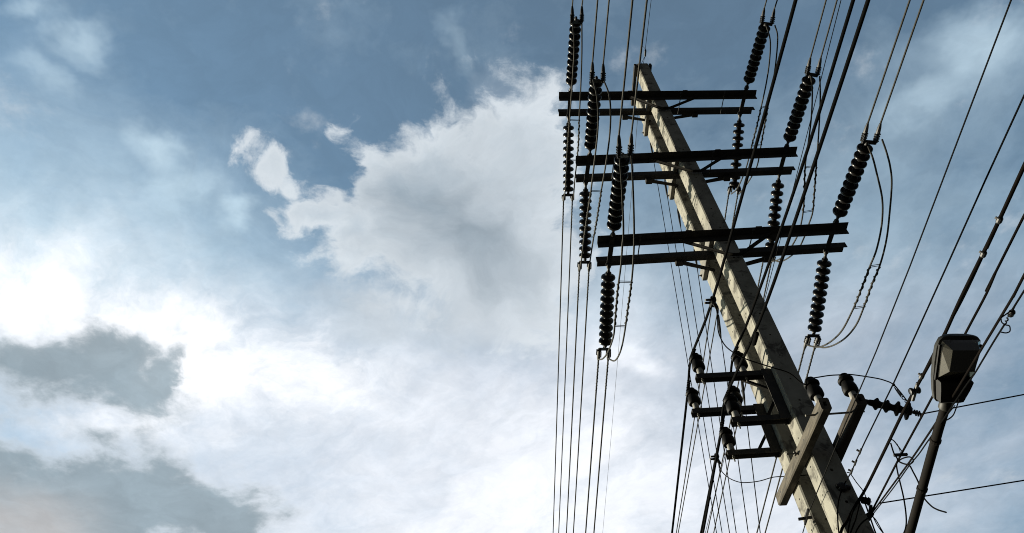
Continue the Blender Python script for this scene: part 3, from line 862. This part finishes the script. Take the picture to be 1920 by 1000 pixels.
for s_ in (1.15,):
    m = MB(); q = b1a + bd * s_; m.tube([q + Vector((-.22, 0, 0)), q + Vector((.02, 0, 0))], .014, 8); m.lathe([(.03, 0), (.03, .03)], q + Vector((-.09, 0, 0)), (-1, 0, 0), 6)
    m.build('through_bolt', M['galv'], beam1)
pin1 = b1a + bd * .12 + bw * .084
pin2 = b2a + bd * .12 + bw * .084
make_pin('dark pin insulator with a pale base on the near end of the sunlit concrete beam', pin1, drop=False)
make_pin('dark pin insulator with a pale base on the near end of the darker concrete beam', pin2, drop=False)

# spur lines leaving to the right
def spur(label_i, label_w, p0, p1, far_pt, sheds, group):
    root = thing('dead_end_insulator', label_i, 'insulator', p0, group)
    d = (p1 - p0); L = d.length; dn = d.normalized()
    prof = [(.0, 0), (.03, .01), (.034, .05), (.034, .12)]
    MB().lathe([(r, h * L / .9) for r, h in prof], p0, dn, 12).build('end_fitting', M['fitting'], root, smooth=40)
    pr = [(.040, .12 * L / .9)]
    for i, (s_, R_) in enumerate(sheds):
        h = s_ * L
        pr += [(.042, h - .065), (.046, h - .05), (R_, h - .022), (R_ + .004, h - .008), (R_ - .006, h + .006), (.055, h + .014), (.042, h + .04)]
    pr += [(.028, L - .01), (.0, L)]
    MB().lathe(pr, p0, dn, 18).build('shed_stack', M['pin_glaze'], root, smooth=45)
    cw = thing('spur_conductor', label_w, 'power line', p1, 'spur lines')
    m = MB(); k_ = min(1.0, L / .75); m.tube([p1, p1 + dn * .04 * k_, p1 + dn * .15 * k_], [.026 * k_, .03 * k_, .012 * k_], 8)
    for f_ in (.04, .075, .11):
        q = p1 + dn * f_ * k_; m.bar(q + Vector((0, .02, -.05)) * k_ , q + Vector((0, -.02, .045)) * k_, .018 * k_, .022 * k_, up=(1, 0, 0))
    m.build('dead_end_clamp', M['fitting'], cw)
    MB().tube(span(p1 + dn * .1, far_pt, 45, .0012), .0085, 6).build('cable', M['wire'], cw)
    return root
yb_ = b2a.y + .12
s0, s1, s2 = P(1617, 752, Y=yb_), P(1711, 773, Y=yb_ - .02), P(1920, 740, Y=yb_ - .1)
spur('dark dead-end insulator with four sheds pulling sideways off the darker concrete beam', 'upper spur wire leaving the dead-end insulator and passing behind the lamp neck', s0, s1, s2, ((.30, .078), (.51, .082), (.72, .095), (.92, .115)), 'spur insulators')
t0, t1, t2 = P(1617, 938, Y=8.93), P(1632, 941, Y=8.93), P(1920, 901, Y=8.8)
spur('small stubby insulator on the flank of the nearer pole, low down beside the cable knot', 'lower spur wire leaving the nearer pole and crossing behind the lamp arm', t0, t1, t2, ((.55, .045),), 'spur insulators')

# jumper from the tap clamp over both concrete-beam pins to the spur
Yj = 7.62
J = [tapA + Vector((.03, .0, -.05)), P(1345, 592, Y=Yj), P(1347, 622, Y=Yj), P(1358, 646, Y=Yj), P(1375, 661, Y=Yj), P(1400, 674, Y=Yj), P(1450, 690, Y=Yj), P(1480, 700, Y=Yj), P(1500, 716, Y=Yj), P(1511, 721, Y=Yj)]
h1, h2 = pin1 + Vector((0, -.05, .396)), pin2 + Vector((0, -.05, .396))
J += [h1 + Vector((-.06, 0, -.01)), h1 + Vector((.07, 0, .01)), h1.lerp(h2, .55) + Vector((0, 0, .015)), h2 + Vector((-.06, 0, 0)), h2 + Vector((.07, 0, 0)), P(1640, 709, Y=h2.y), P(1660, 714, Y=h2.y + .1), P(1675, 721, Y=h2.y + .2), P(1690, 738, Y=yb_), P(1704, 757, Y=yb_), s1 + Vector((.02, 0, .05))]
wire_thing('tap_jumper', 'slack black jumper running from the upper tap clamp over both concrete-beam pins', 'jumper wire', smooth_path(J, 6), .0085, M['rubber'], seg=7)
K = [P(1674, 718, Y=h2.y + .1), P(1680, 729, Y=h2.y + .2), P(1690, 743, Y=yb_ - .02), P(1702, 757, Y=yb_ - .02)]
wire_thing('tail_wire', 'short twisted wire tail doubled beside the end of the upper jumper', 'wire', helix(smooth_path(K, 4), .012, .004, .05), .006, M['wire'])
J2 = [tapB + Vector((.03, 0, -.05)), P(1352, 882, Y=11.0), P(1366, 896, Y=10.9), P(1385, 904, Y=10.7), P(1402, 905, Y=10.6), P(1425, 902, Y=10.4), P(1450, 895, Y=10.2), P(1475, 893.5, Y=9.95), P(1500, 892, Y=9.42), P(1522, 890, Y=9.36)]
wire_thing('tap_jumper', 'slack black jumper sagging from the lower tap clamp to a gap between the poles', 'jumper wire', smooth_path(J2, 6), .0075, M['rubber'], seg=7)

# ------------------------------------------------------------------ ground wire on the pole top
gp = P(1209, 108, Y=8.75)
root = thing('ground_wire', 'thin wire rising from an eye on the pole tip and passing overhead', 'wire', gp)
gt = P(1221, 0, X=gp.x); gm = P(1210, 92, X=gp.x)
MB().tube(span(gm, gt, 45, .0011), .0065, 6).build('cable', M['wire'], root)
m = MB(); m.lathe([(.012, 0), (.024, .03), (.026, .10), (.026, .16), (.012, .2)], P(1209.5, 107, X=gp.x), (gm - P(1209, 108, X=gp.x)), 8); m.build('wire_grip', M['fitting'], root)
e_ = H(4.185, 8.92, 19.5)
m = MB()
for o_ in (-.03, .03): m.tube([e_ + Vector((o_ * 1.2, 0, 0)), P(1209, 106, X=gp.x)], .006, 5)
m.tube(smooth_path([gm, P(1206, 88, X=gp.x), P(1202, 85, X=gp.x)], 5), .005, 5)
m.build('bail', M['wire'], root)
g0, g1 = P(1196, 216, X=4.1), P(1130, 1000, X=4.1)
wire_thing('ground_wire', 'hair-thin wire trailing away behind the poles from the pole top channel', 'wire', span(g0, g1, 100, .0008, 30), .0052, M['conductor'], seg=6)

# ------------------------------------------------------------------ guy wires behind the poles
GUYS = [((1220, 268), (1343.6, 1000), 'first'), ((1247, 342), (1354, 1000), 'second'), ((1271, 393), (1368, 1000), 'third'), ((1302, 467), (1380.5, 1000), 'fourth'), ((1346, 590), (1403, 1000), 'fifth'), ((1391, 712), (1425.5, 1000), 'sixth')]
for i, (a, b, w_) in enumerate(GUYS):
    A_ = P(*a, X=4.32); B_ = P(*b, X=4.32 + .01 * i)
    d = (B_ - A_); t = (A_.z - 0.05) / (A_.z - B_.z)
    root = thing('guy_wire', f'{w_} from the top of six thin straight guy wires slanting down behind the farther pole', 'guy wire', A_, 'guy wires behind the poles')
    MB().tube([A_, A_ + d * .5, A_ + d * t], .0085, 6).build('cable', M['wire'], root)
    m = MB(); dn = d.normalized(); m.tube([A_, A_ + dn * .05, A_ + dn * .30, A_ + dn * .45], [.02, .026, .022, .010], 7)
    m.build('wire_grip', M['fitting'], root)
    m = MB(); px_ = Vector((4.30, Y_REAR + DEPTH - .01, A_.z + .12)); m.bar(A_ - dn * .02, px_, .03, .03)
    m.build('pole_band', M['steel'], root)

# ------------------------------------------------------------------ low cables on the roadside
def through(pts, back=8.0):
    d = (pts[0] - pts[1]).normalized()
    return [pts[0] + d * back + Vector((0, 0, .25)), pts[0] + d * back * .4 + Vector((0, 0, .03))] + pts
W1 = [P(*p, X=4.15) for p in ((1896, 0), (1801, 250), (1706, 500), (1642, 661), (1580, 806), (1516, 962), (1505, 1000))]
d = (W1[-1] - W1[-2]).normalized(); W1 += [W1[-1] + d * 6, W1[-1] + d * 40]
root = thing('support_wire', 'thin wire grazing the sunlit flank of both poles, clamped low on the farther pole', 'wire', W1[4])
MB().tube(through(W1, 25), .0075, 6).build('cable', M['wire'], root)
m = MB(); q = P(1512, 969, X=4.17)
m.bar(q + Vector((-.10, .05, 0)), q + Vector((.08, .02, 0)), .03, .03); m.tube([q + Vector((0, -.14, .02)), q, q + Vector((0, .14, -.03))], [.016, .03, .014], 7)
m.build('wire_clamp', M['fitting'], root)

W2 = [P(*p, X=4.50) for p in ((1920, 180), (1848, 337), (1775, 500), (1675, 720), (1622, 828), (1607, 860), (1597, 884))] + [P(1583, 908, Y=8.76)]
root = thing('support_wire', 'thin wire with small splices ending at a knob on the face of the nearer pole', 'wire', W2[-1])
MB().tube(through(W2, 25), .0085, 6).build('cable', M['rubber'], root)
for px_ in ((1613, 847), (1604, 868), (1597, 884)):
    q = P(*px_, X=4.50); m = MB(); m.tube([q + Vector((0, -.05, 0)), q + Vector((0, .05, 0))], .013, 7); m.bar(q, q + Vector((-.035, 0, .03)), .018, .018)
    m.build('splice', M['fitting'], root)
m = MB(); q = P(1580, 913, Y=8.76); m.lathe([(.03, 0), (.06, .015), (.068, .04), (.06, .075), (.03, .09)], q + Vector((0, .06, 0)), (0, -1, .1), 10); m.bar(q + Vector((-.08, 0, .02)), q + Vector((.09, 0, -.02)), .05, .05, bev=.01)
m.build('anchor_knob', M['fitting'], root)

# thick brown bundle
W3 = [P(*p, X=4.66) for p in ((1920, 312), (1872, 416), (1843, 476), (1800, 563), (1760, 650), (1702, 756), (1660, 842), (1624, 915))]
root = thing('cable_bundle', 'thickest brown bundled cable slanting down beside the lamp to the nearer pole', 'cable', W3[-1], 'low roadside cables')
end3 = [P(1604, 948, Y=8.74), P(1588, 978, Y=8.75), P(1576, 1003, Y=8.76), P(1572, 1100, Y=8.77)]
MB().tube(smooth_path(through(W3, 25) + end3, 4), .0175, 10).build('main_cable', M['brown'], root, smooth=60)
off = [(1926, 296), (1875, 410), (1846, 474), (1804, 563), (1757.5, 649)]
W3b = [P(*p, X=4.70) for p in off] + [P(1705, 752, X=4.69)]
MB().tube(smooth_path(through(W3b, 25), 4), .0105, 8).build('second_cable', M['rubber'], root, smooth=60)
for px_ in ((1874, 413), (1844, 477), (1728, 706)):
    q = P(*px_, X=4.66); m = MB(); m.lathe([(.022, -.03), (.027, -.02), (.027, .02), (.022, .03)], q, (0, 1, .03), 10); m.bar(q + Vector((0, 0, .02)), q + Vector((-.015, 0, .045)), .018, .018)
    m.build('cable_tie', M['fitting'], root)
q = P(1715, 733, X=4.66)
sp = thing('spool_insulator', 'small dark spool insulator strapped to the thickest brown cable beside the lamp', 'insulator', q)
MB().lathe([(.01, -.06), (.035, -.056), (.044, -.042), (.038, -.024), (.02, -.014), (.02, .014), (.038, .024), (.044, .042), (.035, .056), (.01, .06)], q, (1, -.1, .15), 14).build('spool', M['porcelain'], sp, smooth=40)
m = MB(); m.tube([q + Vector((0, .12, -.03)), q + Vector((0, -.12, .0))], .02, 8); m.build('strap', M['fitting'], sp)

# service cables that run down towards the street, nearer the viewer
def chain(pxs, D0, D1):
    L = [0.0]
    for a, b in zip(pxs[:-1], pxs[1:]): L.append(L[-1] + math.hypot(b[0] - a[0], b[1] - a[1]))
    return [P(*p, D=1 / ((1 / D0) + (1 / D1 - 1 / D0) * l / L[-1])) for p, l in zip(pxs, L)]
knot_D = 10.35
W4 = [P(*p, X=4.72) for p in ((1920, 405), (1872, 500), (1850, 550), (1812, 622), (1750, 741), (1692, 848), (1660, 910), (1634, 960))]
root = thing('service_cable', 'black cable passing behind the lamp head down to the cable knot at the nearer pole', 'cable', W4[-1], 'low roadside cables')
MB().tube(smooth_path(through(W4, 25), 4), .0115, 8).build('cable', M['brown'], root, smooth=60)
m = MB(); q = P(1632, 966, X=4.74)
m.tube([q + Vector((0, -.12, .06)), q, q + Vector((-.05, .1, -.05))], [.02, .035, .02], 8); m.bar(q + Vector((-.04, 0, 0)), q + Vector((.04, 0, .02)), .04, .05, bev=.01)
m.build('cable_knot', M['fitting'], root)
m = MB(); q = P(1690, 853, X=4.72); m.bar(q + Vector((-.09, 0, .0)), q + Vector((.07, 0, .0)), .03, .025); m.tube([q, q + Vector((.02, 0, .16))], .004, 5)
m.build('cable_clip', M['fitting'], root)
W5 = chain([(1632, 966), (1672, 912), (1712, 857), (1745, 808), (1772, 767), (1795, 730), (1837, 660), (1875, 597), (1903, 550), (1920, 517)], knot_D, 5.4)
W5 = [v for v in reversed(W5)]
d = (W5[0] - W5[1]).normalized()
wire_thing('service_cable', 'black cable crossing in front of the lamp head, with a thinner wire alongside', 'cable', smooth_path([W5[0] + d * 7, W5[0] + d * 3] + W5, 4), .0092, M['brown'], 'low roadside cables')
W6 = chain([(1634, 968), (1676, 914), (1705, 873), (1722, 853), (1738, 830), (1770, 785), (1808, 728), (1826, 703), (1840, 680), (1862, 643), (1884, 608)], knot_D, 5.6)
W6b = chain([(1884, 608), (1888, 600), (1891, 594)], 5.6, 5.55)
W6c = chain([(1897, 585), (1905, 570), (1920, 546)], 5.5, 5.35)
d = (W6c[-1] - W6c[-2]).normalized()
root = thing('drop_wire', 'thin drop wire in front of the lamp, broken by a small egg-shaped insulator', 'wire', W6[-1], 'low roadside cables')
MB().tube(smooth_path(W6, 3), .0065, 7).build('lower_wire', M['rubber'], root)
MB().tube(smooth_path(W6c + [W6c[-1] + d * 3, W6c[-1] + d * 8], 3), .0065, 7).build('upper_wire', M['rubber'], root)
MB().tube(helix(smooth_path(W6b, 4), .006, .003, .03), .005, 5).build('twisted_tie', M['wire'], root)
q = P(1896.5, 588, D=5.52); dd = (W6c[1] - W6b[-1]).normalized()
MB().lathe([(.004, -.030), (.016, -.026), (.021, -.012), (.017, .0), (.022, .012), (.017, .026), (.004, .032)], q, dd, 12).build('egg_insulator', M['porcelain'], root, smooth=40)
lp = chain([(1877, 596), (1890, 587), (1899, 581), (1900, 583)], 5.5, 5.5)
lp2 = chain([(1877, 597), (1878, 604), (1884, 609), (1892, 611), (1894, 616), (1893, 622), (1886, 624.5), (1877, 623)], 5.52, 5.52)
m = MB(); m.tube(smooth_path(lp, 4), .0045, 6); m.tube(smooth_path(lp2, 5), .0045, 6); m.build('wire_loop', M['rubber'], root)

# ------------------------------------------------------------------ loose tails hanging from the cables
def loose(label, pxs, X, r, mat=M['rubber'], cat='loose cable', name='loose_cable', **kw):
    pts = [P(*p, X=X) for p in pxs] if not isinstance(X, tuple) else [P(*p, Y=X[0] + (X[1] - X[0]) * i / (len(pxs) - 1)) for i, p in enumerate(pxs)]
    return wire_thing(name, label, cat, smooth_path(pts, 6), r, mat, 'loose cable tails', seg=7)
loose('loose cable tail curving down from a small ring and ending free beyond the lamp arm', [(1686, 866), (1695, 870), (1705, 873), (1712, 885), (1722, 905), (1730, 930), (1745, 948), (1758, 956), (1774, 961)], 4.60, .0085)
loose('loose cable tail dropping beside the ring and slipping behind the lamp arm', [(1670, 831), (1676, 850), (1683, 862), (1681, 872), (1684, 890), (1694, 932), (1699, 968), (1698, 990), (1690, 1010)], 4.62, .0085)
loose('small loose ring of cable hanging beside the cable clip', [(1683, 866), (1692, 860), (1704, 857), (1711, 860), (1712, 866), (1704, 871), (1692, 869), (1684, 865)], 4.64, .008)
loose('short bowed cable bridging the thick brown bundle and the black cable behind it', [(1667, 824), (1675, 826), (1684, 837), (1692, 848)], 4.69, .007)
loose('cable running straight down the face of the nearer pole below its anchor knob', [(1579, 918), (1573, 935), (1570.5, 955), (1571, 980), (1573, 1000), (1576, 1030)], (8.74, 8.77), .0095)
loose('slack cable loop curling down the face of the nearer pole below the thick brown bundle', [(1618, 926), (1604, 945), (1598, 962), (1592, 985), (1590, 1002), (1592, 1030)], (8.70, 8.74), .009)
loose('slack cable loop hanging widest on the lower face of the nearer pole', [(1613, 936), (1609, 955), (1604, 975), (1596, 996), (1590, 1015)], (8.66, 8.70), .009)
loose('black lead sagging from the cable knot across the shaded face of the nearer pole', [(1631, 970), (1619, 978), (1609, 990), (1603, 1005), (1600, 1030)], (8.60, 8.72), .009)
loose('thin lead dropping from the edge of the nearer pole past the stubby insulator', [(1588, 886), (1594, 888), (1606, 905), (1619, 922), (1626, 940), (1634, 962), (1645, 985), (1660, 1005), (1680, 1030)], (8.82, 8.9), .0065)
loose('black riser cable running down outside the nearer pole below the cable knot', [(1620, 938), (1626, 955), (1633, 975), (1642, 1000), (1655, 1030)], (9.0, 9.1), .010)
loose('second thin lead fanning out below the cable knot', [(1633, 966), (1642, 975), (1652, 992), (1663, 1012), (1675, 1035)], (8.85, 8.9), .007)

# ------------------------------------------------------------------ street lamp
n0 = P(1775, 750, X=4.0)
n1 = P(1802, 630, Z=n0.z + .20)
ax = (n1 - n0); LL = ax.length; ax.normalize()
rt = ax.cross(Vector((0, 0, 1))).normalized(); upv = rt.cross(ax)
lamp = thing('street_lamp', 'weathered grey street lamp head on a rust-brown pipe arm', 'street lamp', n0)
print('lamp length', LL)
def ringpts(s, w, top, bot, n=20, k=2.6):
    c = n0 + ax * (s * LL); out = []
    for i in range(n):
        a = 2 * math.pi * i / n; ca, sa = math.cos(a), math.sin(a)
        x = math.copysign(abs(ca) ** (2 / k), ca) * w / 2
        y = math.copysign(abs(sa) ** (2 / k), sa) * (top if sa > 0 else bot)
        out.append(c + rt * x + upv * y)
    return out
def loft(rings):
    m = MB(); n = len(rings[0]); vs = [v for r in rings for v in r]
    fs = [(i * n + k, i * n + (k + 1) % n, (i + 1) * n + (k + 1) % n, (i + 1) * n + k) for i in range(len(rings) - 1) for k in range(n)]
    fs += [tuple(range(n - 1, -1, -1)), tuple((len(rings) - 1) * n + k for k in range(n))]
    return m.add(vs, fs)
WL = .40
loft([ringpts(-.02, .19, .05, .012), ringpts(.02, .24, .075, .014), ringpts(.15, .285, .10, .014), ringpts(.35, .335, .125, .014), ringpts(.6, .375, .13, .014), ringpts(.82, WL * .98, .12, .014), ringpts(.93, WL * .92, .10, .014), ringpts(.985, WL * .76, .07, .012), ringpts(1.005, WL * .5, .03, .008)]).build('housing', M['lamp_paint'], lamp, smooth=35)
def flat_ring(s, w, y): 
    c = n0 + ax * (s * LL) - upv * y
    return c, w
def deck(secs, name, mat, smooth=None, sub=None):
    """Underside piece: sections (s, half width top, half width bottom, depth)."""
    m = MB(); rings = []
    for s, wt, wb, y in secs:
        c = n0 + ax * (s * LL)
        rings.append([c + rt * -wt - upv * .016, c + rt * -wb - upv * y, c + rt * wb - upv * y, c + rt * wt - upv * .016])
    vs = [v for r in rings for v in r]
    fs = [(i * 4 + k, i * 4 + (k + 1) % 4, (i + 1) * 4 + (k + 1) % 4, (i + 1) * 4 + k) for i in range(len(rings) - 1) for k in range(4)]
    fs += [(3, 2, 1, 0), tuple((len(rings) - 1) * 4 + k for k in range(4))]
    m.add(vs, fs)
    return m.build(name, mat, lamp, smooth=smooth)
deck([(-.01, .085, .080, .05), (.03, .108, .104, .078), (.22, .135, .131, .09), (.345, .152, .148, .09), (.355, .152, .148, .07)], 'gear_cover', M['lamp_dark'])
# faceted bowl under the lamp, deep by the gear and shallow by the nose
bowl = deck([(.36, .150, .146, .022), (.375, .152, .146, .03), (.54, .162, .112, .118), (.86, .180, .122, .112), (.935, .168, .125, .05), (.955, .15, .13, .02)], 'lamp_bowl', M['lens'])
bv = bowl.modifiers.new('round', 'BEVEL'); bv.width = .026; bv.segments = 4; bv.limit_method = 'ANGLE'; bv.angle_limit = rad(20)
for sx in (-1, 1):
    m = MB(); m.bar(n0 + ax * (.34 * LL) + rt * sx * .158 - upv * .02, n0 + ax * (.88 * LL) + rt * sx * .185 - upv * .02, .014, .02)
    m.build('bowl_rim', M['lamp_dark'], lamp)
for s_ in (.36, .80):
    m = MB(); q = n0 + ax * (s_ * LL) - rt * (.17 + .02 * (s_ > .5)); m.bar(q - ax * .03, q + ax * .03, .016, .035, bev=.004)
    m.build('rim_latch', M['lamp_paint'], lamp)
low = P(1706, 1000, X=4.13)
d = (low - n0).normalized()
far_ = n0 + d * ((8.80 - n0.y) / d.y)
arm = MB(); arm.tube([n0 + ax * .06, n0 - ax * .02, n0 - ax * .10 + d * .05, n0 + d * .35, n0 + d * 1.2, low, far_], [.036, .040, .041, .042, .043, .044, .045], 14)
arm.build('pipe_arm', M['rust'], lamp, smooth=50)
m = MB(); m.lathe([(.05, 0), (.056, .01), (.056, .10), (.05, .11)], n0 - ax * .09, ax, 14); m.build('neck_collar', M['lamp_paint'], lamp, smooth=40)
for s_ in (.5, 1.15):
    m = MB(); m.lathe([(.0465, -.02), (.05, -.014), (.05, .014), (.0465, .02)], n0 + d * s_, d, 14); m.build('arm_band', M['rust'], lamp)
m = MB(); m.box(far_ + Vector((0, -.01, 0)), .20, .03, .30); m.build('arm_plate', M['rust'], lamp)
m = MB()
m.tube(smooth_path([P(1799, 748, D=7.05), P(1793, 765, D=7.1), P(1787, 779, D=7.15), P(1777, 787, D=7.2), P(1768, 790, D=7.25)], 5), .0055, 6)
m.tube(smooth_path([P(1791, 760, D=7.1), P(1783, 770, D=7.12), P(1776, 779, D=7.2), P(1769, 789, D=7.25)], 5), .004, 6)
m.build('supply_lead', M['rubber'], lamp)
